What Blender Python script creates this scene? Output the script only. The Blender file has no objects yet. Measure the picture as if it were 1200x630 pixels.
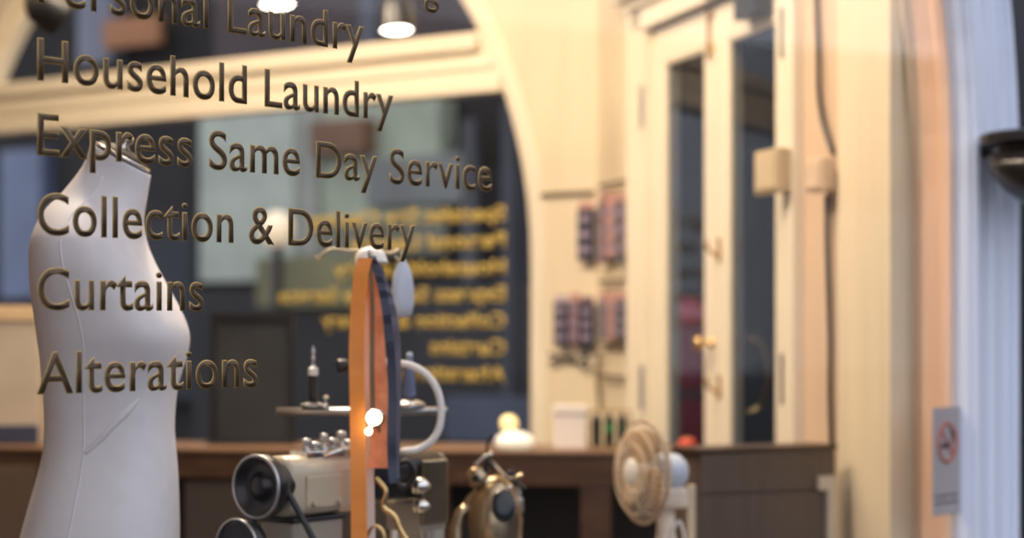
import bpy, bmesh, math, random
from mathutils import Vector, Matrix
random.seed(7)
PI = math.pi
scn = bpy.context.scene
COL = scn.collection
FPX, CX, HY, CZ = 2466.0, 600.0, 380.0, 1.5      # focal in pixels, principal column, horizon row, eye height

# ------------------------------------------------------------------ helpers
def P(px, py, Z):                                  # picture point at a known distance -> place
    return Vector(((px-CX)/FPX*Z, Z, CZ+(HY-py)/FPX*Z))
def srgb(r, g, b):
    f = lambda c: (c/255/12.92) if c/255 <= .04045 else ((c/255+.055)/1.055)**2.4
    return (f(r), f(g), f(b), 1)
MATS = {}
def mat(name, col, rough=.5, metal=0, var=.08, scale=6, bump=0.0, emit=None, estr=0, stretch=None, coat=0):
    if name in MATS: return MATS[name]
    m = bpy.data.materials.new(name); m.use_nodes = True
    nt = m.node_tree; b = nt.nodes['Principled BSDF']
    tc = nt.nodes.new('ShaderNodeTexCoord'); mp = nt.nodes.new('ShaderNodeMapping')
    nt.links.new(tc.outputs['Object'], mp.inputs['Vector'])
    if stretch: mp.inputs['Scale'].default_value = stretch
    nz = nt.nodes.new('ShaderNodeTexNoise'); nz.inputs['Scale'].default_value = scale
    nz.inputs['Detail'].default_value = 5
    nt.links.new(mp.outputs['Vector'], nz.inputs['Vector'])
    r = nt.nodes.new('ShaderNodeValToRGB')
    r.color_ramp.elements[0].position = .3; r.color_ramp.elements[1].position = .7
    r.color_ramp.elements[0].color = tuple(max(0, c*(1-var)) for c in col[:3])+(1,)
    r.color_ramp.elements[1].color = tuple(min(1, c*(1+var)) for c in col[:3])+(1,)
    nt.links.new(nz.outputs['Fac'], r.inputs['Fac'])
    nt.links.new(r.outputs['Color'], b.inputs['Base Color'])
    b.inputs['Roughness'].default_value = rough; b.inputs['Metallic'].default_value = metal
    if coat: b.inputs['Coat Weight'].default_value = coat
    if bump:
        bp = nt.nodes.new('ShaderNodeBump'); bp.inputs['Strength'].default_value = bump
        bp.inputs['Distance'].default_value = .004
        nt.links.new(nz.outputs['Fac'], bp.inputs['Height']); nt.links.new(bp.outputs['Normal'], b.inputs['Normal'])
    if emit:
        b.inputs['Emission Color'].default_value = emit; b.inputs['Emission Strength'].default_value = estr
    MATS[name] = m; return m
def glass_mat(name, ior=1.3, tint=(1, 1, 1, 1), rough=0.0):
    if name in MATS: return MATS[name]
    m = bpy.data.materials.new(name); m.use_nodes = True; nt = m.node_tree; nt.nodes.clear()
    o = nt.nodes.new('ShaderNodeOutputMaterial'); mx = nt.nodes.new('ShaderNodeMixShader')
    t = nt.nodes.new('ShaderNodeBsdfTransparent'); t.inputs[0].default_value = tint
    g = nt.nodes.new('ShaderNodeBsdfGlossy'); g.inputs['Roughness'].default_value = rough
    f = nt.nodes.new('ShaderNodeLayerWeight'); f.inputs['Blend'].default_value = .5
    pw = nt.nodes.new('ShaderNodeMath'); pw.operation = 'POWER'; pw.inputs[1].default_value = 5 if ior > 1.2 else 7
    ma = nt.nodes.new('ShaderNodeMath'); ma.operation = 'MULTIPLY_ADD'; f0 = ((ior-1)/(ior+1))**2
    ma.inputs[1].default_value = 1-f0; ma.inputs[2].default_value = f0
    nt.links.new(f.outputs['Facing'], pw.inputs[0]); nt.links.new(pw.outputs[0], ma.inputs[0])
    nt.links.new(ma.outputs[0], mx.inputs[0]); nt.links.new(t.outputs[0], mx.inputs[1]); nt.links.new(g.outputs[0], mx.inputs[2])
    nt.links.new(mx.outputs[0], o.inputs[0]); MATS[name] = m; return m

def obj(name, bm, m, parent=None, smooth=False, label=None):
    bmesh.ops.remove_doubles(bm, verts=bm.verts, dist=1e-6)
    bmesh.ops.recalc_face_normals(bm, faces=bm.faces)
    me = bpy.data.meshes.new(name); bm.to_mesh(me); bm.free()
    if smooth:
        for p in me.polygons: p.use_smooth = True
    if isinstance(m, (list, tuple)):
        for x in m: me.materials.append(x)
    else: me.materials.append(m)
    o = bpy.data.objects.new(name, me); COL.objects.link(o)
    if parent is not None:
        o.parent = parent
        o.matrix_parent_inverse = parent.matrix_world.inverted() if False else Matrix.Translation(-parent.location)
    if label: o['label'] = label
    return o
def tag(o, label, cat, group=None, kind=None):
    o['label'] = label; o['category'] = cat
    if group: o['group'] = group
    if kind: o['kind'] = kind
    return o
def thing(name, loc, label, cat, group=None):
    o = bpy.data.objects.new(name, None); COL.objects.link(o); o.location = loc
    o.empty_display_size = .05
    return tag(o, label, cat, group)
def struct(name, bm, m, parent=None, label=None, cat=None):
    o = obj(name, bm, m, parent)
    if parent is None:
        o['kind'] = 'structure'
        if label: o['label'] = label; o['category'] = cat
    return o
def new(): return bmesh.new()

class Fr:                                           # a vertical reference plane: s along, d towards the room, z up
    def __init__(s, O, u, n): s.O = Vector(O); s.u = Vector(u); s.n = Vector(n)
    def p(s, a, d, z): q = s.O+s.u*a+s.n*d; return Vector((q.x, q.y, z))
    def at(s, px, py, d=0):
        O = s.O+s.n*d; r = (px-CX)/FPX
        a = (r*O.y-O.x)/(s.u.x-r*s.u.y); Y = O.y+s.u.y*a
        return a, CZ+(HY-py)/FPX*Y
A = Fr((-.679, 3.0), (.61, .7924), (-.7924, .61))            # street window plane
C = Fr((1.013, 5.393), (-.25, .968), (-.968, -.25))          # door wall
B = Fr((.3265, 8.05), (-.7924, .61), (-.61, -.7924))         # far wall
CAM = Fr((0, 0), (1, 0), (0, -1))

def prism(bm, fr, poly, d0, d1):
    v0 = [bm.verts.new(fr.p(s, d0, z)) for s, z in poly]; v1 = [bm.verts.new(fr.p(s, d1, z)) for s, z in poly]
    bm.faces.new(v0); bm.faces.new(list(reversed(v1))); n = len(poly)
    for i in range(n): bm.faces.new((v0[i], v1[i], v1[(i+1) % n], v0[(i+1) % n]))
def box(bm, fr, s0, s1, z0, z1, d0, d1, bev=0):
    if bev:
        t = bmesh.new(); prism(t, fr, [(s0, z0), (s1, z0), (s1, z1), (s0, z1)], d0, d1)
        bmesh.ops.recalc_face_normals(t, faces=t.faces)
        bmesh.ops.bevel(t, geom=list(t.edges), offset=bev, segments=2, affect='EDGES', profile=.6)
        me = bpy.data.meshes.new('t'); t.to_mesh(me); t.free(); bm.from_mesh(me); bpy.data.meshes.remove(me)
    else: prism(bm, fr, [(s0, z0), (s1, z0), (s1, z1), (s0, z1)], d0, d1)
def basis(ax):
    ax = Vector(ax).normalized(); a = ax.orthogonal().normalized()
    if abs(ax.z) < .95: a = ax.cross(Vector((0, 0, 1))).normalized()
    return ax, a, ax.cross(a).normalized()
def lathe(bm, base, ax, prof, n=24, sa=1, sb=1):    # prof: (radius, height) list
    ax, a, b = basis(ax); base = Vector(base); rings = []
    for r, h in prof:
        if r < 1e-6: rings.append([bm.verts.new(base+ax*h)])
        else: rings.append([bm.verts.new(base+ax*h+(a*math.cos(2*PI*i/n)*sa+b*math.sin(2*PI*i/n)*sb)*r) for i in range(n)])
    for k in range(len(rings)-1):
        p, q = rings[k], rings[k+1]
        if len(p) == 1 and len(q) == 1: continue
        for i in range(n):
            j = (i+1) % n
            if len(p) == 1: bm.faces.new((p[0], q[i], q[j]))
            elif len(q) == 1: bm.faces.new((p[i], p[j], q[0]))
            else: bm.faces.new((p[i], p[j], q[j], q[i]))
    if len(rings[0]) > 1: bm.faces.new(list(reversed(rings[0])))
    if len(rings[-1]) > 1: bm.faces.new(rings[-1])
def smoothpath(pts, k=6):
    pts = [Vector(p) for p in pts]; out = []
    for i in range(len(pts)-1):
        p0 = pts[max(i-1, 0)]; p1 = pts[i]; p2 = pts[i+1]; p3 = pts[min(i+2, len(pts)-1)]
        for j in range(k):
            t = j/k
            out.append(.5*((2*p1)+(p2-p0)*t+(2*p0-5*p1+4*p2-p3)*t*t+(3*p1-p0-3*p2+p3)*t**3))
    out.append(pts[-1]); return out
def tube(bm, pts, r, n=10, closed=False, k=0, rb=None, up=None):   # rb: second radius for flat sections
    pts = smoothpath(pts, k) if k else [Vector(p) for p in pts]
    N = len(pts); rings = []; prev = None
    for i, p in enumerate(pts):
        if closed: t = pts[(i+1) % N]-pts[i-1]
        else: t = pts[min(i+1, N-1)]-pts[max(i-1, 0)]
        t.normalize()
        if up is not None: a = Vector(up)-t*t.dot(Vector(up)); a.normalize()
        elif prev is None: a = t.orthogonal().normalized()
        else: a = (prev-t*t.dot(prev)).normalized()
        prev = a; b = t.cross(a)
        ri = r[i] if isinstance(r, (list, tuple)) else r
        rings.append([bm.verts.new(p+a*math.cos(2*PI*j/n)*ri+b*math.sin(2*PI*j/n)*(rb or ri)) for j in range(n)])
    for i in range(N if closed else N-1):
        p, q = rings[i], rings[(i+1) % N]
        for j in range(n): bm.faces.new((p[j], p[(j+1) % n], q[(j+1) % n], q[j]))
    if not closed: bm.faces.new(list(reversed(rings[0]))); bm.faces.new(rings[-1])
def archpts(c, R, zs, zb, N=40):
    return [(c-R, zb)]+[(c-R*math.cos(PI*i/N), zs+R*math.sin(PI*i/N)) for i in range(N+1)]+[(c+R, zb)]
def archsweep(bm, fr, c, R, zs, zb, prof, N=48):    # prof: closed list of (dr, d)
    rows = []
    for i in range(-1, N+2):
        th = PI*min(max(i, 0), N)/N; row = []
        for dr, d in prof:
            s = c-(R+dr)*math.cos(th); z = zs+(R+dr)*math.sin(th)
            if i == -1 or i == N+1: z = zb
            row.append(bm.verts.new(fr.p(s, d, z)))
        rows.append(row)
    m = len(prof)
    for i in range(len(rows)-1):
        for j in range(m): bm.faces.new((rows[i][j], rows[i][(j+1) % m], rows[i+1][(j+1) % m], rows[i+1][j]))
    bm.faces.new(rows[0]); bm.faces.new(list(reversed(rows[-1])))
def archwall(bm, fr, s0, s1, z0, z1, c, R, zs, sill, d0, d1, N=40):
    box(bm, fr, s0, c-R, z0, z1, d0, d1); box(bm, fr, c+R, s1, z0, z1, d0, d1)
    if sill > z0: box(bm, fr, c-R, c+R, z0, sill, d0, d1)
    pt = [(c-R*math.cos(PI*i/N), zs+R*math.sin(PI*i/N)) for i in range(N+1)]
    for i in range(N):
        prism(bm, fr, [pt[i], pt[i+1], (pt[i+1][0], z1), (pt[i][0], z1)], d0, d1)

# ------------------------------------------------------------------ materials
M_wall = mat('cream_wall_paint', (.76, .65, .48, 1), .6, var=.05, scale=2.5, stretch=(6, 6, .6))
M_trim = mat('cream_gloss_paint', (.84, .76, .62, 1), .35, var=.03, scale=3)
M_jamb = mat('peach_jamb_paint', (.84, .56, .40, 1), .5, var=.06, scale=4, stretch=(5, 5, .4))
M_blue = mat('pale_blue_gloss_paint', (.78, .82, .95, 1), .3, var=.05, scale=4, stretch=(12, 12, .5))
M_face = mat('dark_facade_paint', (.022, .022, .03, 1), .4, var=.3, scale=3)
M_floor = mat('brown_floorboards', (.10, .065, .04, 1), .4, var=.3, scale=5, stretch=(1, 8, 1))
M_ceil = mat('off_white_ceiling', (.7, .64, .52, 1), .8, var=.03)
M_gold = mat('gold_leaf_edge', (.42, .27, .08, 1), .45, .15, var=.15, scale=60)
M_gold2 = mat('gold_leaf_back', (.62, .45, .10, 1), .5, .2, var=.12, scale=40)
M_dk = mat('dark_bronze_lettering', (.075, .043, .018, 1), .6, .0, var=.3, scale=60)
M_wood = mat('dark_walnut', (.06, .030, .018, 1), .35, var=.4, scale=5, stretch=(2, 2, 14), coat=.2)
M_wood2 = mat('brown_oak_panel', (.10, .070, .052, 1), .45, var=.15, scale=5, stretch=(10, 10, 1))
M_edge = mat('pale_wood_edge', (.20, .115, .07, 1), .35, var=.2, scale=6)
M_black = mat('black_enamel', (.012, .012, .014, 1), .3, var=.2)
M_void = mat('dark_cap_and_shade', (.018, .012, .01, 1), .7, var=.3)
M_chrome = mat('polished_steel', (.72, .70, .66, 1), .18, 1, var=.06)
M_steel = mat('brushed_steel', (.5, .5, .5, 1), .35, 1, var=.1, scale=20)
M_brass = mat('old_brass', (.62, .43, .2, 1), .25, 1, var=.12, scale=12)
M_br2 = mat('worn_gilt_metal', (.42, .33, .22, 1), .25, 1, var=.2, scale=14)
M_cream = mat('machine_cream_enamel', (.50, .42, .31, 1), .3, var=.05, coat=.4)
M_white = mat('white_plastic', (.8, .78, .74, 1), .35, var=.02)
M_bluewh = mat('pale_blue_plastic', (.52, .58, .68, 1), .35, var=.04)
M_cloth = mat('white_jersey_cover', (.74, .72, .74, 1), .75, var=.03, scale=30, bump=.15)
M_orange = mat('orange_tape', (.95, .31, .05, 1), .5, var=.08, scale=20)
M_coral = mat('coral_ribbon', (.92, .33, .16, 1), .55, var=.2, scale=30)
M_navy = mat('navy_ribbon', (.035, .045, .085, 1), .5, var=.25, scale=25)
M_pink = mat('pink_white_tape', (.85, .74, .68, 1), .6, var=.08)
M_green = mat('green_plastic', (.03, .22, .07, 1), .5, var=.2)
M_red = mat('red_cloth', (.62, .08, .04, 1), .6, var=.2)
M_card = mat('white_card', (.86, .8, .76, 1), .7, var=.02)
M_beige = mat('beige_card', (.46, .39, .31, 1), .8, var=.08)
M_glass = glass_mat('window_glass', 1.28)
M_glass2 = glass_mat('door_glass', 1.15, (.74, .77, .80, 1))

# ------------------------------------------------------------------ setting
roomf = [A.p(-1.6, .12, 0), A.p(2.93, .12, 0), B.p(0, 0, 0), B.p(5.0, 0, 0)]
def slab(bm, pts, z0, z1):
    a = [bm.verts.new((p.x, p.y, z0)) for p in pts]; b = [bm.verts.new((p.x, p.y, z1)) for p in pts]
    bm.faces.new(a); bm.faces.new(list(reversed(b)))
    for i in range(len(pts)): j = (i+1) % len(pts); bm.faces.new((a[i], a[j], b[j], b[i]))
bm = new(); slab(bm, roomf, -.06, 0); struct('floor', bm, M_floor)
bm = new(); slab(bm, roomf, 3.75, 3.85); struct('ceiling', bm, M_ceil)
bm = new(); p0, p1 = A.p(-1.6, .0, 0), B.p(5.0, 0, 0)
dv = (p1-p0); L = dv.length; dv.normalize(); LW = Fr((p0.x, p0.y), (dv.x, dv.y), (dv.y, -dv.x))
box(bm, LW, 0, L, 0, 3.75, -.1, 0); struct('wall_left', bm, mat('fill_cutting_brown', (.14, .10, .075, 1), .6))  # wall out of view, made dark to cut fill light from the left

cA, RA, zA = 1.155, 1.83, 1.87
cB, RB, zB = .307+1.83, 1.83, 1.75
# street wall with its arched opening (dark outside, cream jamb inside)
bm = new(); archwall(bm, A, -1.6, 6.5, 0, 3.95, cA, RA, zA, .55, -.03, .10); w = struct('wall_front', bm, M_face)
bm = new(); archsweep(bm, A, cA, RA, zA, .55, [(-.004, .012), (-.03, .012), (-.03, .035), (-.012, .05), (-.012, .125), (.0, .125), (.002, .1), (.002, .012)])
fr_a = struct('trim_1', bm, M_jamb)
bm = new(); archsweep(bm, A, cA, RA, zA, .55, [(-.012, .10), (-.012, .128), (.004, .140), (.035, .140), (.035, .1)])
struct('trim_2', bm, M_trim)
# pale blue moulded architrave on the street side
prof = [(.0, -.03), (.0, -.042), (.008, -.05), (.03, -.05), (.036, -.044), (.085, -.044), (.09, -.052), (.10, -.052), (.106, -.045),
        (.165, -.045), (.172, -.054), (.182, -.054), (.19, -.046), (.203, -.046), (.208, -.062), (.220, -.064), (.230, -.05), (.233, -.03)]
bm = new(); archsweep(bm, A, cA, RA, zA, .2, prof); struct('trim_3', bm, M_blue)
bm = new(); archsweep(bm, A, cA, RA-.004, zA, .5, [(-.008, -.012), (-.008, .012), (.004, .012), (.004, -.03), (-.002, -.03)]); struct('trim_4', bm, M_blue)
# glass
def archglass(name, fr, c, R, zs, sill, d, m):
    bm = new(); pts = archpts(c, R, zs, sill, 40); prism(bm, fr, pts, d, d+.006); return struct(name, bm, m)
archglass('window_1', A, cA, RA-.024, zA, .55, -.003, M_glass)

# far wall with arched window
bm = new(); archwall(bm, B, -.10, 5.0, 0, 3.75, cB, RB, zB, .75, -.16, 0); struct('wall_back', bm, M_wall)
bm = new(); archsweep(bm, B, cB, RB, zB, .75, [(-.05, -.10), (-.05, -.05), (-.035, -.03), (0, -.03), (0, .0), (.01, .012), (.05, .012), (.06, 0), (.06, -.002), (.001, -.01), (.001, -.12), (-.05, -.12)])
wf = struct('trim_5', bm, M_trim)
bm = new()
zt0, zt1 = 2.43, 2.675
e = math.sqrt(RB**2-(zt0-zB)**2)-.02; e1 = math.sqrt(RB**2-(zt1-zB)**2)-.03
prism(bm, B, [(cB-e, zt0), (cB+e, zt0), (cB+e1, zt1), (cB-e1, zt1)], -.12, -.035)
box(bm, B, cB-e+.03, cB+e-.03, zt0, zt0+.05, -.035, -.012); box(bm, B, cB-e1+.01, cB+e1-.01, zt1-.075, zt1-.02, -.035, .008, .006)
box(bm, B, cB-e+.08, cB+e-.08, zt0+.095, zt0+.12, -.035, -.02)
struct('trim_6', bm, M_trim)
bm = new(); prism(bm, B, archpts(cB, RB-.05, zB, .8, 40), -.083, -.077); struct('window_2', bm, M_glass)
bm = new(); box(bm, B, cB-RB-.1, cB+RB+.1, .72, .77, -.12, .06, .008); struct('trim_7', bm, M_trim)

# door wall
sd0, sd1, dtop = .80, 2.10, 2.53
sEnd = 2.746
bm = new()
box(bm, C, .05, sd0-.03, 0, 3.75, -.12, 0); box(bm, C, sd1+.03, sEnd+.02, 0, 3.75, -.12, 0); box(bm, C, sd0-.03, sd1+.03, dtop+.02, 3.75, -.12, 0)
struct('wall_right', bm, M_wall)
bm = new()      # broad pilaster next to the street window
box(bm, C, .03, .37, 0, 3.75, 0, .035, .004); box(bm, C, .37, .40, 0, 3.75, 0, .018)
struct('trim_8', bm, M_wall)
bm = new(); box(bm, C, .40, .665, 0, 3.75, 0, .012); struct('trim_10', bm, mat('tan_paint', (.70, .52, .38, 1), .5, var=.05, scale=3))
bm = new()      # door casing and cornice
box(bm, C, .665, .70, 0, 2.62, 0, .045, .005); box(bm, C, .70, .775, 0, 2.62, 0, .03, .004); box(bm, C, .775, .797, 0, dtop+.012, -.11, .02)
box(bm, C, 2.13, 2.21, 0, 2.62, 0, .03, .004); box(bm, C, 2.21, 2.245, 0, 2.62, 0, .045, .005); box(bm, C, 2.103, 2.13, 0, dtop+.012, -.11, .02)
box(bm, C, .70, 2.21, dtop+.012, 2.62, 0, .03, .004)
box(bm, C, .63, 2.30, 2.62, 2.655, 0, .05, .005); box(bm, C, .61, 2.34, 2.655, 2.70, 0, .085, .006); box(bm, C, .59, 2.37, 2.70, 2.735, 0, .12, .006)
struct('trim_9', bm, M_trim)
bm = new(); box(bm, C, 2.26, 2.74, .0, .16, 0, .02, .004); struct('baseboard_right', bm, M_trim)

def leaf(name, s0, s1, l0, l1):
    bm = new(); g0, g1, zb, zt = l0, l1, .95, 2.41
    box(bm, C, s0, g0, .01, dtop, -.06, -.01, .004); box(bm, C, g1, s1, .01, dtop, -.06, -.01, .004)
    box(bm, C, g0, g1, zt, dtop, -.06, -.01); box(bm, C, g0, g1, .01, zb, -.06, -.01)
    box(bm, C, g0+.05, g1-.05, .2, .8, -.01, -.002, .003)
    d = struct(name, bm, M_trim)
    bm = new(); b_ = .010                         # glazing bead
    for q in ((g0, g0+b_, zb, zt), (g1-b_, g1, zb, zt), (g0+b_, g1-b_, zt-b_, zt), (g0+b_, g1-b_, zb, zb+b_)): box(bm, C, *q, -.03, -.014)
    obj('glazing_bead', bm, M_trim, d)
    bm = new(); box(bm, C, g0+.002, g1-.002, zb, zt, -.026, -.022); obj('pane', bm, M_glass2, d)
    return d
dr = leaf('door_1', .80, 1.447, .935, 1.345)
dl = leaf('door_2', 1.453, 2.10, 1.565, 1.975)
for par, s, z in ((dr, .786, 2.35), (dr, .786, 1.34), (dr, .786, .35), (dl, 2.116, 2.27), (dl, 2.116, 1.28), (dl, 2.116, .35)):
    bm = new(); box(bm, C, s-.008, s+.008, z-.07, z+.07, .012, .026, .003); tube(bm, [C.p(s, .026, z-.075), C.p(s, .026, z+.075)], .008)
    obj('hinge', bm, M_steel if par is dl else M_black, par)
# bolts, knobs and pulls on the meeting stiles
a, z = C.at(821, 30)
bm = new(); tube(bm, [C.p(1.49, .002, 2.36), C.p(1.49, .002, 2.56)], .006); box(bm, C, 1.475, 1.505, 2.38, 2.41, -.01, .006); box(bm, C, 1.475, 1.505, 2.49, 2.52, -.01, .006)
obj('slide_bolt', bm, M_brass, dl)
bm = new(); lathe(bm, C.p(1.49, -.01, 1.44), C.n.to_3d(), [(.02, 0), (.02, .006), (.008, .01), (.008, .03), (.022, .04), (.024, .052), (.015, .062), (0, .064)]); obj('knob', bm, M_brass, dl, True)
for z in (1.74, 1.30):
    bm = new(); box(bm, C, 1.405, 1.425, z-.04, z+.04, -.012, -.002, .003)
    tube(bm, [C.p(1.415, -.005, z-.02), C.p(1.415, .03, z), C.p(1.415, .035, z+.03)], .006, k=4); obj('latch', bm, M_brass, dr, True)
bm = new(); tube(bm, [C.p(1.30, -.06, 1.46), C.p(1.29, -.1, 1.44), C.p(1.265, -.115, 1.38), C.p(1.265, -.115, 1.30), C.p(1.29, -.1, 1.24), C.p(1.30, -.06, 1.22)], .009, k=5)
obj('pull_handle', bm, M_brass, dr, True)
bm = new(); box(bm, C, .95, 1.15, 2.435, 2.50, -.012, .045, .008); tube(bm, [C.p(1.10, .03, 2.50), C.p(1.3, .08, 2.53), C.p(1.12, .02, 2.57)], .007)
obj('door_closer', bm, M_black, dr)

# the alarm boxes and the cable on the frame of the door
s0, z1 = C.at(945, 168, .05); s1, z0 = C.at(903, 228, .05)
t = thing('junction_box', C.p((.66+.80)/2, .05, z0), 'larger beige box fixed across the door frame at shoulder height', 'box')
bm = new(); box(bm, C, .675, .865, z0, z1, .046, .085, .006); obj('housing', bm, mat('beige_plastic', (.56, .45, .3, 1), .5), t)
bm = new(); box(bm, C, .69, .85, z0+.012, z1-.012, .085, .090, .003); obj('cover', bm, mat('beige_plastic_cover', (.60, .49, .34, 1), .5), t)
s0, z1 = C.at(998, 180, .035); s1, z0 = C.at(968, 225, .035)
t = thing('sensor_box', C.p(.43, .035, z0), 'smaller pinkish beige box on the wall where the dark cable ends', 'box')
bm = new(); box(bm, C, .375, .50, z0, z1, .036, .075, .006); obj('housing', bm, mat('pink_beige_plastic', (.66, .5, .36, 1), .5), t)
bm = new(); box(bm, C, .39, .485, z0+.01, z1-.01, .075, .079, .002); obj('cover', bm, mat('pink_beige_cover', (.70, .54, .40, 1), .5), t)
bm = new(); pts = []
for px, py in ((958, -160), (960, 0), (962, 60), (963, 110), (967, 140), (974, 165), (979, 180)):
    s, z = C.at(px-3, py, .028); pts.append(C.p(s, .028, z))
tube(bm, pts, .0075, k=5)
tag(obj('cable', bm, M_black, None, True), 'dark cable running up the wall above the smaller beige box', 'cable')
bm = new(); pts = []
for px, py in ((974, 228), (975, 300), (978, 400), (978, 470), (981, 560), (982, 700)):
    s, z = C.at(px-5, py, .028); pts.append(C.p(s, .028, z))
tube(bm, pts, .0075, k=5)
tag(obj('cable', bm, M_black, None, True), 'dark cable running down the wall below the smaller beige box', 'cable')

# ------------------------------------------------------------------ lettering
def textmesh(body, offset=0.0, ext=.0005):
    cu = bpy.data.curves.new('t', 'FONT'); cu.body = body; cu.size = 1; cu.resolution_u = 6
    cu.offset = offset; cu.space_character = 1.04
    o = bpy.data.objects.new('t', cu); COL.objects.link(o)
    dg = bpy.context.evaluated_depsgraph_get(); dg.update()
    me = bpy.data.meshes.new_from_object(o.evaluated_get(dg)); bpy.data.objects.remove(o); return me
def xh(me, ch, up=1.09):                             # a taller x-height than the built-in face
    if ch.islower():
        X, Cp = .50, .729
        for v in me.vertices:
            y = v.co.y
            v.co.y = y*up if 0 < y <= X else (X*up+(y-X)*(Cp-X*up)/(Cp-X) if X < y <= Cp else y)
    return me
def xmax(me): return max(v.co.x for v in me.vertices)
def glyphs(body, offset):                            # (mesh, x shift) of every letter, kerned as in the whole line
    out = []; ref = {}
    for i, ch in enumerate(body):
        if ch == ' ': continue
        pre = textmesh(body[:i+1]); one = ref.get(ch) or textmesh(ch); ref[ch] = one
        out.append((ch, xmax(pre)-xmax(one))); bpy.data.meshes.remove(pre)
    x0 = min(v.co.x for v in ref[body[0]].vertices)+out[0][1]
    x1 = xmax(ref[body[-1]])+out[-1][1]
    return out, x0, x1, ref
def glyph_obj(name, fr, me, sh, x0, x1, s0, s1, zb, k, d, m, ext, flip, parent):
    bm = new(); bm.from_mesh(me)
    r = bmesh.ops.extrude_face_region(bm, geom=list(bm.faces))
    top = set(v for v in r['geom'] if isinstance(v, bmesh.types.BMVert))
    for v in bm.verts:
        v.co = fr.p(s0+(v.co.x+sh-x0)/(x1-x0)*(s1-s0), d+(ext if v in top else 0)*flip, zb+v.co.y*k)
    return obj(name, bm, m, parent)
def writing(name, fr, body, s0, s1, zb, cap, d, m, offset=0.0, ext=.0006, parent=None, flip=1, edge=None, letters=False, label=None):
    k = cap/.729
    gl, x0, x1, ref = glyphs(body, offset)
    if not letters:
        bm = new()
        for ch, sh in gl:
            t_ = bmesh.new(); t_.from_mesh(ref[ch])
            r = bmesh.ops.extrude_face_region(t_, geom=list(t_.faces)); top = set(v for v in r['geom'] if isinstance(v, bmesh.types.BMVert))
            for v in t_.verts: v.co = fr.p(s0+(v.co.x+sh-x0)/(x1-x0)*(s1-s0), d+(ext if v in top else 0)*flip, zb+v.co.y*k)
            me_ = bpy.data.meshes.new('t'); t_.to_mesh(me_); t_.free(); bm.from_mesh(me_); bpy.data.meshes.remove(me_)
        return obj(name, bm, m, parent)
    t = thing(name, fr.p((s0+s1)/2, d, zb), label, 'lettering')
    front = {c: xh(textmesh(c, offset), c) for c in ref}; back = {c: xh(textmesh(c, edge[1]), c) for c in ref} if edge else None
    for ch, sh in gl:
        o = glyph_obj('letter', fr, front[ch], sh, x0, x1, s0, s1, zb, k, d, m, ext, flip, t)
        if edge:
            e_ = glyph_obj('gold_edge', fr, back[ch], sh, x0, x1, s0, s1, zb, k, d+.0013, edge[0], ext, flip, None)
            e_.parent = o
    return t
LINES = [('Specialist Dry Cleaning', 512, -86, 1),
         ('Personal Laundry', 424, 3, 1), ('Household Laundry', 458, 93, 1), ('Express Same Day Service', 574, 181, 1),
         ('Collection & Delivery', 484, 274, 1), ('Curtains', 236, 362, 1), ('Alterations', 299, 461, 1)]
for body, px1, yb, _ in LINES:
    s1 = A.at(px1, 0)[0]; zb = CZ+(HY-yb)/FPX*3.0
    writing('window_lettering', A, body, .0005, s1-.0005, zb, .0625, -.0052, M_dk, offset=-.006, flip=-1, edge=(M_gold, .013), letters=True,
            label='dark gold edged lettering reading %s on the street window glass' % body)
for i, (body, px1, yb, _) in enumerate(LINES):
    s1 = A.at(px1, 0)[0]; s0 = .519; k = 1.19
    zb = 1.27+.108*(6-i)
    writing('window_lettering', B, body, s0, s0+s1*k, zb, .062, -.090, M_gold2, offset=.03, flip=-1, letters=True,
            label='small golden reversed lettering of %s on the far arched window' % body)

# ------------------------------------------------------------------ no smoking notice
s0, z1 = A.at(1088, 478); s1, z0 = A.at(1122, 600)
s1 = cA+RA-.01; s0 = s1-.155
bm = new(); box(bm, A, s0, s1, z0, z1, -.006, -.0042)
sg = tag(obj('no_smoking_sign', bm, mat('grey_vinyl', (.42, .37, .37, 1), .5, var=.03)), 'grey no smoking notice stuck at the right edge of the street window', 'sign')
cs, cz = (s0+s1)/2, z1-(z1-z0)*.33
bm = new(); tube(bm, [A.p(cs+.048*math.cos(2*PI*i/36), -.0068, cz+.048*math.sin(2*PI*i/36)) for i in range(36)], .0045, 6, True)
tube(bm, [A.p(cs-.034, -.0068, cz+.034), A.p(cs+.034, -.0068, cz-.034)], .0035, 6)
obj('red_ring', bm, mat('sign_red', (.5, .12, .07, 1), .5), sg)
bm = new(); box(bm, A, cs-.03, cs+.02, cz-.012, cz-.002, -.0085, -.0062); tube(bm, [A.p(cs+.02, -.0075, cz), A.p(cs+.03, -.0075, cz+.015), A.p(cs+.018, -.0075, cz+.03)], .002, 6, k=4)
obj('cigarette', bm, M_black, sg)
for k, tx in enumerate(('It is against the law to', 'smoke in these premises')):
    writing('notice_text', A, tx, s0+.012, s1-.012, z0+.045-.017*k, .009, -.0062, M_black, flip=-1, parent=sg)

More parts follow.
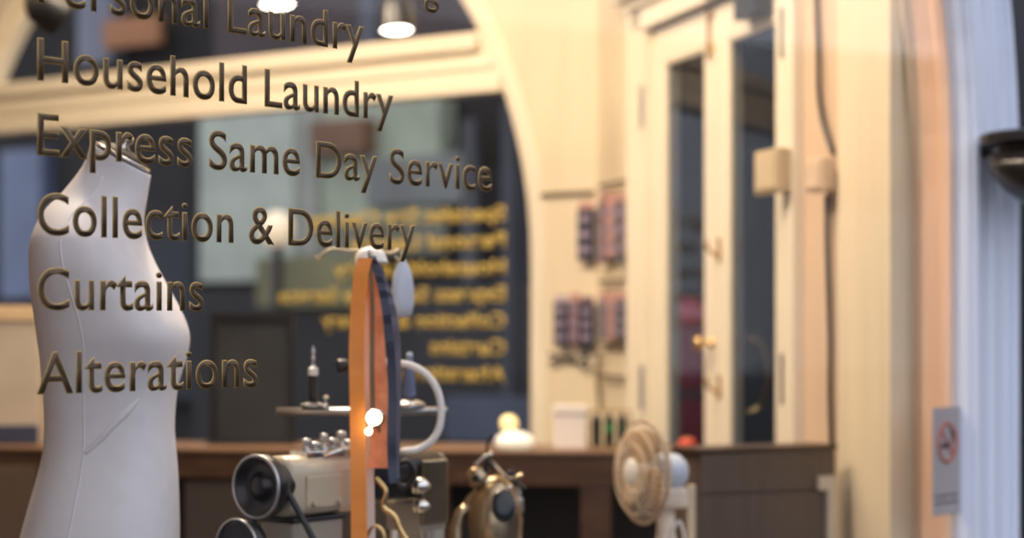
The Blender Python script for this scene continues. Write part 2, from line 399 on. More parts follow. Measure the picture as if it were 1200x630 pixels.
# ------------------------------------------------------------------ black bracket lamp on the facade
s, z = A.at(1205, 195, -.1)
t = thing('wall_bracket', A.p(3.6, -.06, 1.9), 'black moulded iron bracket sticking out beside the pale blue window surround', 'bracket')
c = A.p(A.at(1236, 200, -.24)[0], -.24, 0)
def zz(y): return CZ+(HY-y)/FPX*c.y
bm = new(); lathe(bm, (c.x, c.y, zz(232)), (0, 0, 1), [(0, -.03), (.03, -.03), (.07, -.018), (.12, .02), (.155, .06), (.165, .09)]); obj('bowl', bm, M_black, t, True)
bm = new(); lathe(bm, (c.x, c.y, zz(192)), (0, 0, 1), [(.13, 0), (.165, .004), (.165, .02), (.15, .026), (.155, .04), (.185, .05), (.185, .072), (.17, .078), (0, .08)]); obj('cornice_ring', bm, M_black, t)
bm = new(); q = A.p(A.at(1236, 200, -.24)[0], -.03, 0); tube(bm, [(c.x, c.y, zz(172)), (q.x, q.y, zz(172))], .02); obj('arm', bm, M_black, t, True)

# ------------------------------------------------------------------ mannequin
ZM = 3.9
rows = [(187, 108, 176, .052, .54), (213, 97, 172, .055, .46), (238, 76, 168, .078, .30), (258, 54, 167, .125, .14), (284, 42, 170, .165, .04), (312, 40, 181, .175, 0),
        (340, 41, 197, .17, 0), (368, 44, 212, .162, 0), (392, 47, 220, .157, 0), (415, 50, 218, .148, 0), (440, 52, 210, .138, 0), (465, 54, 205, .13, 0),
        (500, 55, 203, .126, 0), (530, 53, 205, .13, 0), (560, 46, 207, .14, 0), (600, 35, 208, .155, 0), (640, 25, 208, .165, 0), (690, 17, 205, .168, 0), (730, 20, 200, .165, 0)]
def crow(t):
    i = int(min(max(math.floor(t), 0), len(rows)-2)); f = t-i
    g = lambda j: rows[min(max(j, 0), len(rows)-1)]
    out = []
    for k in range(5):
        p0, p1, p2, p3 = g(i-1)[k], g(i)[k], g(i+1)[k], g(i+2)[k]
        out.append(.5*((2*p1)+(p2-p0)*f+(2*p0-5*p1+4*p2-p3)*f*f+(3*p1-p0-3*p2+p3)*f**3))
    return out
def mpt(t, th, grow=0):
    y, xl, xr, b, ti = crow(t)
    c = P((xl+xr)/2, y, ZM); a = (xr-xl)/2/FPX*ZM+grow; b = b+grow
    ct, st = math.cos(th), math.sin(th)
    ex = .85
    x = a*math.copysign(abs(ct)**ex, ct); yy = b*math.copysign(abs(st)**ex, st)
    # near breast: swelling towards the viewer-right
    g = math.exp(-((y-392)/38)**2)*math.exp(-((th+.95)/.5)**2)*.018
    x += g*ct; yy += g*st
    return Vector((c.x+x, c.y+yy, c.z-ti*x))
loc = P(115, 400, ZM); loc.z = 0
t = thing('dress_form', loc, 'white jersey covered tailor dress form standing behind the street window', 'mannequin')
bm = new(); NR, NS = 90, 64; rr = []
for i in range(NR+1):
    tt = (len(rows)-1)*i/NR
    rr.append([bm.verts.new(mpt(tt, -PI+2*PI*j/NS+1e-4)) for j in range(NS)])
for i in range(NR):
    for j in range(NS): bm.faces.new((rr[i][j], rr[i][(j+1) % NS], rr[i+1][(j+1) % NS], rr[i+1][j]))
bm.faces.new(rr[0]); bm.faces.new(list(reversed(rr[-1])))
obj('torso', bm, M_cloth, t, True)
for th in (-1.72, 1.4):
    bm = new(); tube(bm, [mpt(1+(len(rows)-2)*i/60, th, -.0002) for i in range(61)], .0016, 6); obj('seam', bm, M_cloth, t, True)
bm = new(); tube(bm, smoothpath([mpt(11.0, -.98, -.006), mpt(11.45, -1.18, -.003), mpt(11.86, -1.39, -.002), mpt(12.3, -1.53, -.002), mpt(12.85, -1.70, -.005)], 8), .007, 10); obj('fabric_fold', bm, M_cloth, t, True)
top = mpt(0, 0); topb = mpt(0, PI); cc = (top+topb)/2; nn = Vector((.54, 0, 1)).normalized()
bm = new(); lathe(bm, cc+Vector((0, 0, .001)), nn, [(.0, -.002), (.052, -.002), (.054, .004), (.048, .012), (.025, .02), (0, .022)], 32); obj('neck_cap', bm, M_void, t, True)
bm = new(); pts = [cc+nn*.006+(basis(nn)[1]*math.cos(2*PI*i/40)+basis(nn)[2]*math.sin(2*PI*i/40))*.054 for i in range(40)]
tube(bm, pts, .0032, 8, True); lathe(bm, cc+nn*.02-Vector((.008, 0, 0)), nn, [(.012, 0), (.014, .006), (.006, .012), (.012, .02), (.009, .03), (0, .033)]); obj('chrome_ring', bm, M_chrome, t, True, label='chrome ring and knob on the neck')
zb = mpt(18, 0).z
bm = new(); tube(bm, [(loc.x, loc.y, .06), (loc.x, loc.y, zb+.02)], .016, 16); obj('pole', bm, M_steel, t, True)
for k in range(3):
    an = k*2*PI/3+.3; bm = new()
    tube(bm, [(loc.x, loc.y, .22), (loc.x+.12*math.cos(an), loc.y+.12*math.sin(an), .12), (loc.x+.24*math.cos(an), loc.y+.24*math.sin(an), .013)], .012, 10, k=5); obj('leg', bm, M_black, t, True)

# ------------------------------------------------------------------ workbench along the street window
BZ = .92
bz = Fr((A.O.x, A.O.y), (A.u.x, A.u.y), (A.n.x, A.n.y))
t = thing('sewing_bench', bz.p(1.7, .5, 0), 'long narrow bench below the street window carrying the sewing machines and the fan', 'table')
bm = new(); box(bm, bz, .80, 2.56, BZ-.035, BZ, .17, .72, .004); obj('bench_top', bm, M_wood2, t)
for s in (.9, 2.5):
    for d in (.22, .67): bm = new(); box(bm, bz, s-.025, s+.025, 0, BZ-.035, d-.025, d+.025); obj('leg', bm, M_steel, t)

# ------------------------------------------------------------------ industrial sewing machine
o0 = P(322, 567, 3.97)
K = Fr((o0.x, o0.y), (A.u.x, A.u.y), (A.n.x, A.n.y))      # s along the arm, away from the handwheel
ZR = o0.z-.002
t = thing('sewing_machine', K.p(.22, 0, BZ), 'cream industrial sewing machine with black handwheel on the bench', 'sewing machine')
def rsec(fr, s0, s1, d0, d1, z0, z1, r, bm, e=.012):      # rounded cross-section run along s, ends eased
    for_s = [(s0, e), (s0+e*.3, e*.35), (s0+e, 0), (s1-e, 0), (s1-e*.3, e*.35), (s1, e)]; rg = []
    for ss, sh in for_s:
        row = []
        for cx, cz, a0 in ((d1-r, z1-r, 0), (d0+r, z1-r, 90), (d0+r, z0+r*.5, 180), (d1-r, z0+r*.5, 270)):
            rr2 = r if a0 < 180 else r
            for i in range(6):
                an = math.radians(a0+90*i/5); ky = 1 if a0 < 180 else .5
                dd = cx+rr2*math.cos(an); z_ = cz+rr2*ky*math.sin(an)
                dm, zm = (d0+d1)/2, (z0+z1)/2
                row.append(bm.verts.new(fr.p(ss, dm+(dd-dm)*(1-sh/.045), zm+(z_-zm)*(1-sh/.055))))
        rg.append(row)
    n = len(rg[0])
    for i in range(len(rg)-1):
        for j in range(n): bm.faces.new((rg[i][j], rg[i][(j+1) % n], rg[i+1][(j+1) % n], rg[i+1][j]))
    bm.faces.new(rg[0]); bm.faces.new(list(reversed(rg[-1])))
bm = new(); rsec(K, 0, .20, -.046, .046, ZR-.062, ZR+.055, .036, bm); obj('arm', bm, M_cream, t, True)
bm = new(); rsec(K, .198, .47, -.034, .034, ZR-.05, ZR+.045, .03, bm); obj('dark_gap_arm', bm, M_black, t, True)  # shade of the recess before the head put into the black colour
M_pil = mat('machine_grey_enamel', (.30, .26, .21, 1), .4, var=.06)
bm = new(); box(bm, K, .004, .145, BZ+.05, ZR-.066, -.043, .043, .008); obj('pillar', bm, M_pil, t)
bm = new(); box(bm, K, .0, .15, ZR-.070, ZR-.062, -.047, .047, .002); obj('seam_strip', bm, M_black, t)
bm = new(); box(bm, K, .37, .455, ZR-.115, ZR-.055, -.045, .045, .006); obj('head', bm, M_pil, t)
bm = new(); box(bm, K, -.02, .48, BZ, BZ+.062, -.085, .085, .008); obj('bed', bm, M_cream, t)
bm = new(); box(bm, K, .035, .135, ZR-.045, ZR+.018, -.051, -.045, .004)
for s in (.05, .12): lathe(bm, K.p(s, -.049, ZR-.035), -K.n.to_3d(), [(.006, 0), (.006, .012), (0, .013)], 10)
obj('side_cover', bm, M_cream, t)
ax = -K.u.to_3d()
hw = K.p(-.02, 0, ZR)
bm = new(); lathe(bm, hw, ax, [(.03, -.02), (.05, -.012), (.056, .0), (.060, .006), (.0605, .012), (.060, .026), (.056, .032), (.052, .03), (.046, .014), (.022, .012), (.02, .026), (.012, .03), (0, .03)], 40); obj('handwheel', bm, M_black, t, True)
bm = new(); tube(bm, [hw+ax*.03+(basis(ax)[1]*math.cos(2*PI*i/44)+basis(ax)[2]*math.sin(2*PI*i/44))*.0585 for i in range(44)], .0032, 8, True); obj('wheel_rim', bm, M_steel, t, True, label='bright steel rim')
bm = new(); lathe(bm, K.p(-.005, 0, ZR), ax, [(.045, -.02), (.045, .0), (.038, .004), (.03, .01)], 32); obj('pulley', bm, M_black, t, True)
# second wheel and belt guard
w2 = P(287, 640, 3.93)
bm = new(); lathe(bm, w2, ax, [(.03, -.03), (.05, -.01), (.052, .0), (.054, .012), (.05, .022), (.04, .012), (.018, .012), (.014, .02), (0, .02)], 36); obj('motor_wheel', bm, M_black, t, True)
bm = new(); tube(bm, [w2+ax*.022+(basis(ax)[1]*math.cos(2*PI*i/44)+basis(ax)[2]*math.sin(2*PI*i/44))*.0525 for i in range(44)], .0025, 8, True); obj('wheel_rim', bm, M_steel, t, True)
bm = new(); a_ = P(322, 551, 3.93); tube(bm, [a_, P(345, 590, 3.93), P(372, 640, 3.93)], .006, 10); tube(bm, [P(300, 602, 3.95), P(291, 640, 3.94)], .005, 10); obj('drive_belt', bm, M_black, t)
# fittings on top of the arm
for s, r_, h_ in ((.075, .010, .026), (.10, .014, .020), (.125, .008, .032), (.15, .012, .024), (.175, .010, .034), (.195, .013, .020)):
    bm = new(); r_ *= 1.25; h_ *= 1.25; lathe(bm, K.p(s, -.01, ZR+.052), (0, 0, 1), [(r_, 0), (r_, h_*.35), (r_*.5, h_*.4), (r_*.5, h_*.7), (r_*.9, h_*.75), (r_*.8, h_), (0, h_+.002)], 16); obj('oil_cap', bm, M_steel, t, True)
bm = new(); box(bm, K, .06, .20, ZR+.046, ZR+.062, -.03, .02, .003); tube(bm, [K.p(.10, -.03, ZR+.05), K.p(.16, -.035, ZR+.062), K.p(.24, -.03, ZR+.045), K.p(.30, -.03, ZR+.06)], .006, k=5); obj('top_plate', bm, M_chrome, t)
# head end
bm = new(); box(bm, K, .37, .45, ZR-.10, ZR+.03, -.055, -.046, .004); obj('face_plate', bm, M_br2, t)
for z_, r_ in ((ZR-.02, .018), (ZR-.06, .015)):
    bm = new(); lathe(bm, K.p(.36, -.046, z_), -K.n.to_3d(), [(r_, 0), (r_*1.1, .004), (r_*.4, .008), (r_*1.1, .012), (r_*.8, .018), (r_*.4, .03), (0, .031)], 20); obj('tension_dial', bm, M_chrome, t, True)
bm = new(); tube(bm, [K.p(.41, -.02, ZR-.10), K.p(.41, -.02, BZ+.10)], .004); obj('needle_bar', bm, M_chrome, t)
bm = new(); tube(bm, [K.p(.43, -.02, ZR-.10), K.p(.43, -.02, BZ+.072)], .005); box(bm, K, .40, .45, BZ+.064, BZ+.072, -.035, -.005); obj('presser_foot', bm, M_chrome, t)
bm = new(); a_ = [P(x, y, 4.18) for x, y in ((462, 568), (458, 556), (466, 545), (478, 540), (486, 550), (484, 562), (474, 570), (465, 566))]; tube(bm, a_, .0055, 8, k=4); obj('thread_lever', bm, M_black, t, True)
bm = new(); tube(bm, [P(x, y, 4.12) for x, y in ((440, 560), (452, 575), (448, 592), (462, 604), (470, 622), (482, 640))], .006, 8, k=5)
tube(bm, [P(x, y, 4.10) for x, y in ((428, 632), (438, 616), (448, 622), (452, 640))], .005, 8, k=5); obj('knee_lifter', bm, M_brass, t, True)
# work light fixed to the arm
wl = P(438, 489, 4.02)
bm = new(); lathe(bm, wl+Vector((0, .012, 0)), (.2, -1, -.1), [(.012, -.02), (.016, -.01), (.018, .0), (.018, .01)], 20); obj('lamp_head', bm, M_chrome, t, True)
bm = new(); tube(bm, [wl+Vector((0, .02, 0)), P(445, 510, 4.08), P(440, 530, 4.14), K.p(.26, 0, ZR+.05)], .004, k=5); obj('lamp_arm', bm, M_steel, t)
M_led = mat('lit_work_light', (1, .85, .6, 1), .5, emit=(1, .78, .45, 1), estr=8)
bm = new(); lathe(bm, wl, (.2, -1, -.1), [(.015, 0), (.015, .004), (.01, .009), (0, .011)], 20); obj('lit_bulb', bm, M_led, t, True)
bm = new(); w3 = P(432, 505, 4.0); lathe(bm, w3, (0, -1, -.2), [(.007, 0), (.007, .003), (.004, .006), (0, .007)], 16); tube(bm, [w3, wl+Vector((0, .01, 0))], .003, 8); obj('lit_bulb', bm, M_led, t, True)

# cream drive housing right of the head
t = thing('motor_housing', P(497, 690, 4.32), 'narrow cream grey upright housing just right of the cream sewing machine', 'machine')
q = P(497, 560, 4.50); H = Fr((q.x, q.y), (A.u.x, A.u.y), (A.n.x, A.n.y)); t.location = (q.x, q.y, BZ)
bm = new(); box(bm, H, -.012, .034, BZ, CZ-(531-HY)/FPX*4.50, -.03, .07, .006); obj('housing', bm, mat('grey_cream_metal', (.34, .32, .27, 1), .45), t)
bm = new(); box(bm, H, -.004, .028, BZ+.05, 1.2, -.033, -.03, .002); obj('access_panel', bm, mat('grey_cream_panel', (.37, .35, .3, 1), .45), t)

# ------------------------------------------------------------------ thread stand
st = P(436, 482, 4.30); t = thing('thread_stand', (st.x, st.y, BZ), 'steel thread stand whose tray and top arm stick out behind the hanging tapes', 'thread stand')
bm = new(); tube(bm, [(st.x, st.y, BZ), (st.x, st.y, P(0, 293, 4.30).z)], .006); lathe(bm, (st.x, st.y, BZ), (0, 0, 1), [(.03, 0), (.03, .008), (.012, .014), (.01, .03)]); obj('pole', bm, M_steel, t)
bm = new(); a_, b_ = P(324, 482, 4.28), P(524, 481, 4.32); tube(bm, [a_, b_], .0085, 12, rb=.014, up=(0, 0, 1)); obj('tray_bar', bm, M_steel, t, True)
bm = new(); tube(bm, [P(373, 302, 4.28), P(388, 292, 4.28), P(410, 294, 4.29), P(436, 292, 4.30), P(456, 297, 4.31), P(468, 292, 4.32)], .0035, 8, k=5); tube(bm, [P(436, 292, 4.30), P(435, 291, 4.18), P(434, 294, 4.06)], .004, 8, k=4)
for x in (374, 468): tube(bm, [P(x-5, 300, 4.29), P(x, 305, 4.29), P(x+4, 299, 4.29)], .003, 6, k=4)
obj('guide_arm', bm, mat('pale_cane', (.5, .42, .3, 1), .4, .3), t, True)
bm = new(); c_ = P(367, 476, 4.29); lathe(bm, c_, (0, 0, 1), [(.026, 0), (.026, .005), (.006, .009), (.0045, .015), (.0045, .075)], 16); obj('spindle', bm, M_steel, t)
bm = new(); c_ = P(480, 477, 4.31); lathe(bm, c_, (0, 0, 1), [(.032, 0), (.032, .008), (.02, .014), (.005, .018), (.004, .09)], 16); obj('spindle', bm, M_steel, t)
bm = new(); c_ = P(382, 478, 4.28); lathe(bm, c_, (0, 0, 1), [(.007, 0), (.007, .006), (.003, .008), (.003, .02), (.007, .022), (0, .028)], 12); obj('thumb_screw', bm, M_chrome, t)
# thread on the left spindle
c_ = P(367, 474, 4.29); t = thing('thread_spool', c_, 'slim black thread spool with white top on the left end of the tray', 'spool')
bm = new(); lathe(bm, c_, (0, 0, 1), [(.010, .004), (.0105, .01)]+[(.0085+.001*(i % 2), .012+.005*i) for i in range(10)]+[(.008, .062)], 16); obj('thread', bm, M_black, t)
bm = new(); lathe(bm, c_+Vector((0, 0, .060)), (0, 0, 1), [(.010, 0), (.010, .014), (.006, .017), (.0035, .02)], 16); obj('spool_top', bm, M_white, t)
bm = new(); lathe(bm, c_+Vector((0, 0, .0775)), (0, 0, 1), [(.0032, 0), (.003, .012), (.0045, .016), (.003, .026), (.0045, .03), (0, .045)], 10); obj('tip', bm, M_steel, t)
c_ = P(480, 470, 4.31); t = thing('thread_cone', c_, 'slim dusty blue thread cone on the right end of the tray', 'spool')
bm = new(); lathe(bm, c_+Vector((0, 0, .008)), (0, 0, 1), [(.011, 0), (.013, .006), (.0075, .075), (.006, .082)], 20); obj('thread', bm, mat('dusty_blue_thread', (.13, .17, .3, 1), .7), t, True)
bm = new(); lathe(bm, c_+Vector((0, 0, .089)), (0, 0, 1), [(.0065, 0), (.006, .01), (0, .012)], 20); obj('cone_tip', bm, M_bluewh, t, True)
# pale blue bag on the guide arm
bm = new(); ctr = P(472, 340, 4.32)
lathe(bm, P(472, 372, 4.32), (0, 0, 1), [(0, 0), (.022, .004), (.028, .03), (.027, .06), (.023, .09), (.012, .112), (.004, .122), (.003, .136)], 20, 1, .6)
tag(obj('thread_bag', bm, M_bluewh, None, True), 'small pale blue bag hanging right of the tapes', 'bag')

# white curved tube (gooseneck lamp)
t = thing('gooseneck_lamp', (P(462, 530, 4.45).x, 4.45, BZ), 'white gooseneck lamp curving in a loop right of the tapes', 'lamp')
bm = new(); pts = [P(x, y, 4.22) for x, y in ((408, 426), (425, 423), (445, 423), (465, 425), (484, 429), (500, 439), (512, 456), (517, 478), (515, 500), (506, 516), (490, 526), (470, 530))]
pts += [P(464, 545, 4.36), P(462, 575, 4.45), (P(462, 560, 4.45).x, 4.45, BZ)]
tube(bm, pts, .0075, 12, k=5); obj('neck', bm, M_white, t, True)
bm = new(); lathe(bm, P(412, 426, 4.22), (-1, 0, -.25), [(.0075, 0), (.012, .01), (.016, .022), (.015, .03), (.010, .028), (0, .026)], 20); obj('shade', bm, M_black, t, True)
bm = new(); lathe(bm, (pts[-1][0], 4.45, BZ), (0, 0, 1), [(.03, 0), (.03, .01), (.01, .018), (.008, .03)], 20); obj('base', bm, M_white, t)

# ------------------------------------------------------------------ tapes and ribbons on the stand
def ribbon(name, pts, w, Z, m, th=.0012, k=6, label=None, cat='tape', parent=None, wob=.003):
    ps = smoothpath([(x, y, 0) for x, y in pts], k); bm = new(); L_ = []
    n = len(ps)
    for i, p in enumerate(ps):
        ww = w[0]+(w[1]-w[0])*i/(n-1) if isinstance(w, tuple) else w
        zoff = wob*math.sin(i*.5+p.x)
        c = P(p.x, p.y, Z+zoff); tw = .12*math.sin(i*.17+p.x*.1)
        h = ww/2/FPX*Z; a = Vector((math.cos(tw), math.sin(tw), 0))*h; d = Vector((-math.sin(tw), math.cos(tw), 0))*th
        L_.append([bm.verts.new(c-a-d), bm.verts.new(c+a-d), bm.verts.new(c+a+d), bm.verts.new(c-a+d)])
    for i in range(n-1):
        for j in range(4): bm.faces.new((L_[i][j], L_[i][(j+1) % 4], L_[i+1][(j+1) % 4], L_[i+1][j]))
    bm.faces.new(L_[0]); bm.faces.new(list(reversed(L_[-1])))
    o = obj(name, bm, m, parent)
    if label: tag(o, label, cat, 'tapes and ribbons hanging on the thread stand')
    return o
ribbon('measuring_tape', [(428, 302), (422, 330), (418, 400), (419, 480), (420, 560), (421, 640)], (17, 19), 4.02, M_orange, label='long flat orange measuring tape, the leftmost of the hanging tapes', cat='measuring tape')
ribbon('ribbon', [(432, 300), (437, 340), (442, 400), (445, 460), (446, 510), (443, 548)], (13, 25), 4.07, M_coral, label='wide coral ribbon hanging in the middle of the tapes')
ribbon('ribbon', [(430, 302), (428, 350), (429, 420), (431, 480), (432, 540), (434, 640)], (10, 12), 4.095, M_pink, label='pale pink tape showing between the orange tape and the coral ribbon')
ribbon('ribbon', [(436, 300), (448, 340), (457, 400), (460, 460), (459, 520), (461, 566)], (9, 11), 4.04, M_navy, label='navy ribbon hanging at the right of the coral ribbon')
ribbon('ribbon', [(438, 300), (452, 335), (463, 380), (466, 440), (465, 500), (464, 560)], (9, 8), 4.10, mat('grey_blue_ribbon', (.12, .14, .2, 1), .5), label='grey blue ribbon hanging rightmost on the stand')
ribbon('ribbon', [(433, 303), (436, 350), (436, 400), (436, 440), (437, 480)], (5, 6), 4.035, mat('olive_ribbon', (.16, .11, .05, 1), .6), label='narrow olive brown ribbon lying over the coral ribbon')
bm = new(); tube(bm, [P(424, 308, 4.05), P(424, 297, 4.06), P(433, 292, 4.07), P(442, 296, 4.06), P(446, 308, 4.05)], .006, 8, k=5, rb=.018)
tag(obj('clip', bm, M_white, None, True), 'white clip holding the tapes at the top of the stand', 'clip')

# ------------------------------------------------------------------ small polished machine
ZP = 4.62
o0 = P(576, 600, ZP)
t = thing('hemming_machine', (o0.x, o0.y, BZ), 'small polished brass coloured sewing machine with twisted levers between table and bench', 'sewing machine')
g = lambda x, y, dz=0: P(x, y, ZP+dz)
bm = new(); lathe(bm, g(580, 690), (0, 0, 1), [(.03, 0), (.045, .05), (.057, .10), (.062, .15), (.057, .19), (.042, .225), (.022, .245), (0, .252)], 32); obj('head_housing', bm, M_br2, t, True)
bm = new(); c_ = g(590, 592, -.048); lathe(bm, c_, (.25, -1, .35), [(0, -.02), (.028, -.012), (.034, 0), (.028, .008), (.016, .012), (0, .013)], 28, .85, 1.15); obj('porthole', bm, mat('black_glass', (.012, .016, .02, 1), .06), t, True)
bm = new(); tube(bm, [g(552, 590), g(540, 600), g(535, 620), g(537, 650), g(545, 680)], [.010, .014, .017, .018, .018], 14, k=0); tube(bm, [g(560, 577), g(548, 590), g(541, 612), g(540, 650)], .010, 10, k=4); obj('arm_loop', bm, M_br2, t, True)
bm = new(); tube(bm, [g(555, 600, .0), g(548, 620), g(546, 660)], .012, 10, k=4); obj('inner_arm', bm, M_black, t, True)
bm = new(); lathe(bm, g(558, 559, -.02), (-.2, -1, .1), [(.022, -.02), (.024, 0), (.02, .008), (0, .01)], 24); obj('knob', bm, M_br2, t, True)
bm = new(); lathe(bm, g(558, 560, -.034), (-.2, -1, .1), [(.009, 0), (.009, .003), (0, .004)], 16); obj('knob_centre', bm, M_black, t)
for pts, r_, m_ in (([(557, 545), (566, 536), (577, 531)], .005, M_chrome), ([(560, 550), (566, 558), (572, 540), (580, 548)], .006, M_black), ([(574, 540), (584, 550), (592, 558), (602, 560), (613, 556)], .0055, M_br2),
                    ([(562, 560), (575, 566), (588, 572), (600, 570)], .0055, M_chrome), ([(592, 560), (600, 552), (606, 566), (616, 572)], .005, M_black), ([(570, 528), (573, 515), (579, 508)], .003, M_black)):
    bm = new(); tube(bm, [g(x, y, -.02) for x, y in pts], r_, 8, k=5); obj('lever', bm, m_, t, True)
bm = new(); tube(bm, [g(608, 566), g(609, 640)], .005, 10); lathe(bm, g(609, 600), (0, 0, 1), [(.009, 0), (.009, .03), (.006, .032), (0, .033)]); obj('thread_rod', bm, M_steel, t)
bm = new(); box(bm, bz, *( (lambda q: (q-.09, q+.09))(((Vector((o0.x, o0.y))-bz.O).dot(bz.u))) ), BZ, BZ+.05, *((lambda q: (q-.07, q+.07))(((Vector((o0.x, o0.y))-bz.O).dot(bz.n)))), .01); obj('bed', bm, M_steel, t)
bm = new(); lathe(bm, (o0.x, o0.y, BZ+.05), (0, 0, 1), [(.05, 0), (.045, .05), (.05, P(0, 660, ZP).z-BZ-.05)], 20); obj('column', bm, M_br2, t, True)

# ------------------------------------------------------------------ fan
ZF = 5.0
fc = P(753, 553, ZF); axf = Vector((-.90, -.43, .02)).normalized(); _, fa, fb = basis(axf)
t = thing('desk_fan', (P(785, 600, ZF+.03).x, ZF+.03, BZ), 'cream desk fan with round wire grille turned to the left', 'fan')
def circ(c, r, n=48): return [c+(fa*math.cos(2*PI*i/n)+fb*math.sin(2*PI*i/n))*r for i in range(n)]
RF = .122
for sgn, nm in ((1, 'front_grille'), (-1, 'rear_grille')):
    bm = new()
    for r, h in ((RF, .0), (RF*.82, .022), (RF*.55, .030), (RF*.3, .032)): tube(bm, circ(fc+axf*h*sgn, r), .0016 if r < RF else .0045, 6, True)
    for k in range(40):
        an = 2*PI*k/40; d = fa*math.cos(an)+fb*math.sin(an)
        tube(bm, [fc+d*RF, fc+d*RF*.82+axf*.022*sgn, fc+d*RF*.55+axf*.030*sgn, fc+d*RF*.26+axf*.032*sgn], .0012, 5)
    obj(nm, bm, mat('cream_wire', (.72, .58, .42, 1), .4), t, True)
bm = new(); lathe(bm, fc+axf*.028, axf, [(.034, 0), (.034, .004), (.026, .008), (0, .009)], 28); obj('grille_badge', bm, M_white, t, True)
bm = new(); lathe(bm, fc-axf*.016, axf, [(.02, 0), (.024, .01), (.022, .026), (0, .03)], 24); obj('hub', bm, M_beige, t, True)
for k in range(3):
    bm = new(); N1, N2 = 8, 8; gr = []
    for i in range(N1+1):
        r = .02+(.105-.02)*i/N1; row = []
        wv = .38+.42*math.sin(PI*min(1, i/N1*.85))
        for j in range(N2+1):
            an = k*2*PI/3+.5+(j/N2-.5)*2*wv; row.append(bm.verts.new(fc+(fa*math.cos(an)+fb*math.sin(an))*r+axf*(.012*(j/N2-.5)*2)))
        gr.append(row)
    for i in range(N1):
        for j in range(N2): bm.faces.new((gr[i][j], gr[i+1][j], gr[i+1][j+1], gr[i][j+1]))
    ob = obj('blade', bm, mat('tan_blade', (.55, .36, .2, 1), .35), t, True)
    md = ob.modifiers.new('s', 'SOLIDIFY'); md.thickness = .0015
bm = new(); lathe(bm, fc-axf*.035, -axf, [(.03, 0), (.044, .006), (.046, .03), (.042, .06), (.03, .075), (0, .082)], 32); obj('motor_housing', bm, M_bluewh, t, True, label='pale blue motor housing')
mc = fc-axf*.075
bm = new(); q = Fr((mc.x, mc.y), (1, 0), (0, -1)); box(bm, q, -.035, .040, mc.z-.085, mc.z-.035, -.04, .04, .012); obj('control_box', bm, mat('fan_cream', (.70, .60, .50, 1), .4), t)
bm = new(); lathe(bm, (mc.x-.01, mc.y, BZ+.02), (0, 0, 1), [(.045, 0), (.03, .03), (.022, .06), (.022, mc.z-.08-BZ-.02)], 24); obj('neck', bm, mat('fan_cream', (.70, .60, .50, 1), .4), t, True)
bm = new(); tube(bm, [(mc.x+.02, mc.y-.03, BZ+.03), (mc.x+.032, mc.y-.032, mc.z-.16), (mc.x+.02, mc.y-.034, mc.z-.115), (mc.x+.004, mc.y-.03, mc.z-.14), (mc.x+.002, mc.y-.03, BZ+.05)], .0035, 8, k=6); obj('cord', bm, M_white, t, True)
bm = new(); lathe(bm, (mc.x-.01, mc.y, BZ), (0, 0, 1), [(.08, 0), (.08, .012), (.06, .024), (.03, .03)], 32); obj('base', bm, M_white, t, True)
# white upright behind the fan
q = P(810, 600, 5.25); bm = new(); Q = Fr((q.x, q.y), (1, 0), (0, -1)); box(bm, Q, -.009, .010, BZ, P(0, 568, 5.25).z, -.01, .01, .003)
box(bm, Q, -.03, .03, BZ, BZ+.012, -.03, .03, .003)
tag(obj('white_post', bm, mat('cream_post', (.6, .52, .4, 1), .5)), 'slim cream upright standing right behind the desk fan', 'post')

# ------------------------------------------------------------------ long wooden table below the far window
ZT = 1.10
l = P(-70, 524, 6.95); r = P(812, 529, 6.60)
u = Vector((r.x-l.x, r.y-l.y)); Lt = u.length; u.normalize(); T = Fr((l.x, l.y), (u.x, u.y), (u.y, -u.x))   # n towards the viewer
def ts(px): return T.at(px, 520)[0]
t = thing('long_table', T.p(Lt/2, -.2, 0), 'long dark wooden counter table running below the far arched window', 'table')
bm = new(); box(bm, T, 0, Lt, ZT-.012, ZT, -.40, .012, .003); obj('table_top', bm, M_edge, t, label='table top with a pale edge')
zap = ZT-.11
bm = new(); box(bm, T, .0, ts(500), zap+.015, ZT-.012, -.02, 0, .003); box(bm, T, ts(510), Lt, zap, ZT-.012, -.02, .004, .003); obj('apron', bm, M_wood, t)
bm = new(); box(bm, T, 0, ts(42), 0, P(0, 546, 6.9).z, -.02, .012, .004); obj('drawer', bm, M_wood2, t)
bm = new(); box(bm, T, 0, Lt, .0, ZT-.02, -.40, -.385); obj('shade_panel', bm, M_void, t)  # dark sheet added to stand for the shade under the table
for a_, b_ in ((505, 525), (680, 716), (778, 800), (-60, -30)):
    bm = new(); box(bm, T, ts(a_), ts(b_), 0, zap, -.06, 0, .003); obj('leg', bm, M_wood, t)
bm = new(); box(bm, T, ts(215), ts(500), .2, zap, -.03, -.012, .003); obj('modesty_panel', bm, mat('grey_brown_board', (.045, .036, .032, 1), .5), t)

# right cabinet
ZC = 1.18
l = P(820, 525, 5.44); r = P(980, 520, 5.64)
u = Vector((r.x-l.x, r.y-l.y)); Lc = u.length; u.normalize(); G = Fr((l.x, l.y), (u.x, u.y), (u.y, -u.x))
t = thing('wooden_cabinet', G.p(Lc/2, -.1, 0), 'low brown wooden cabinet in front of the glazed doors', 'cabinet')
bm = new(); box(bm, G, .0, Lc-.02, 0, ZC-.014, -.12, -.012); obj('carcass', bm, M_wood2, t)
bm = new(); box(bm, G, -.01, Lc, ZC-.014, ZC, -.125, .006, .003); obj('cabinet_top', bm, M_wood, t)
zc1 = P(0, 578, 5.5).z
bm = new(); box(bm, G, .003, Lc-.004, zc1+.003, ZC-.014, -.012, .0, .003); obj('drawer', bm, M_wood2, t)
bm = new(); box(bm, G, .003, Lc-.004, .04, zc1-.003, -.012, -.003, .003)
obj('door', bm, M_wood2, t)
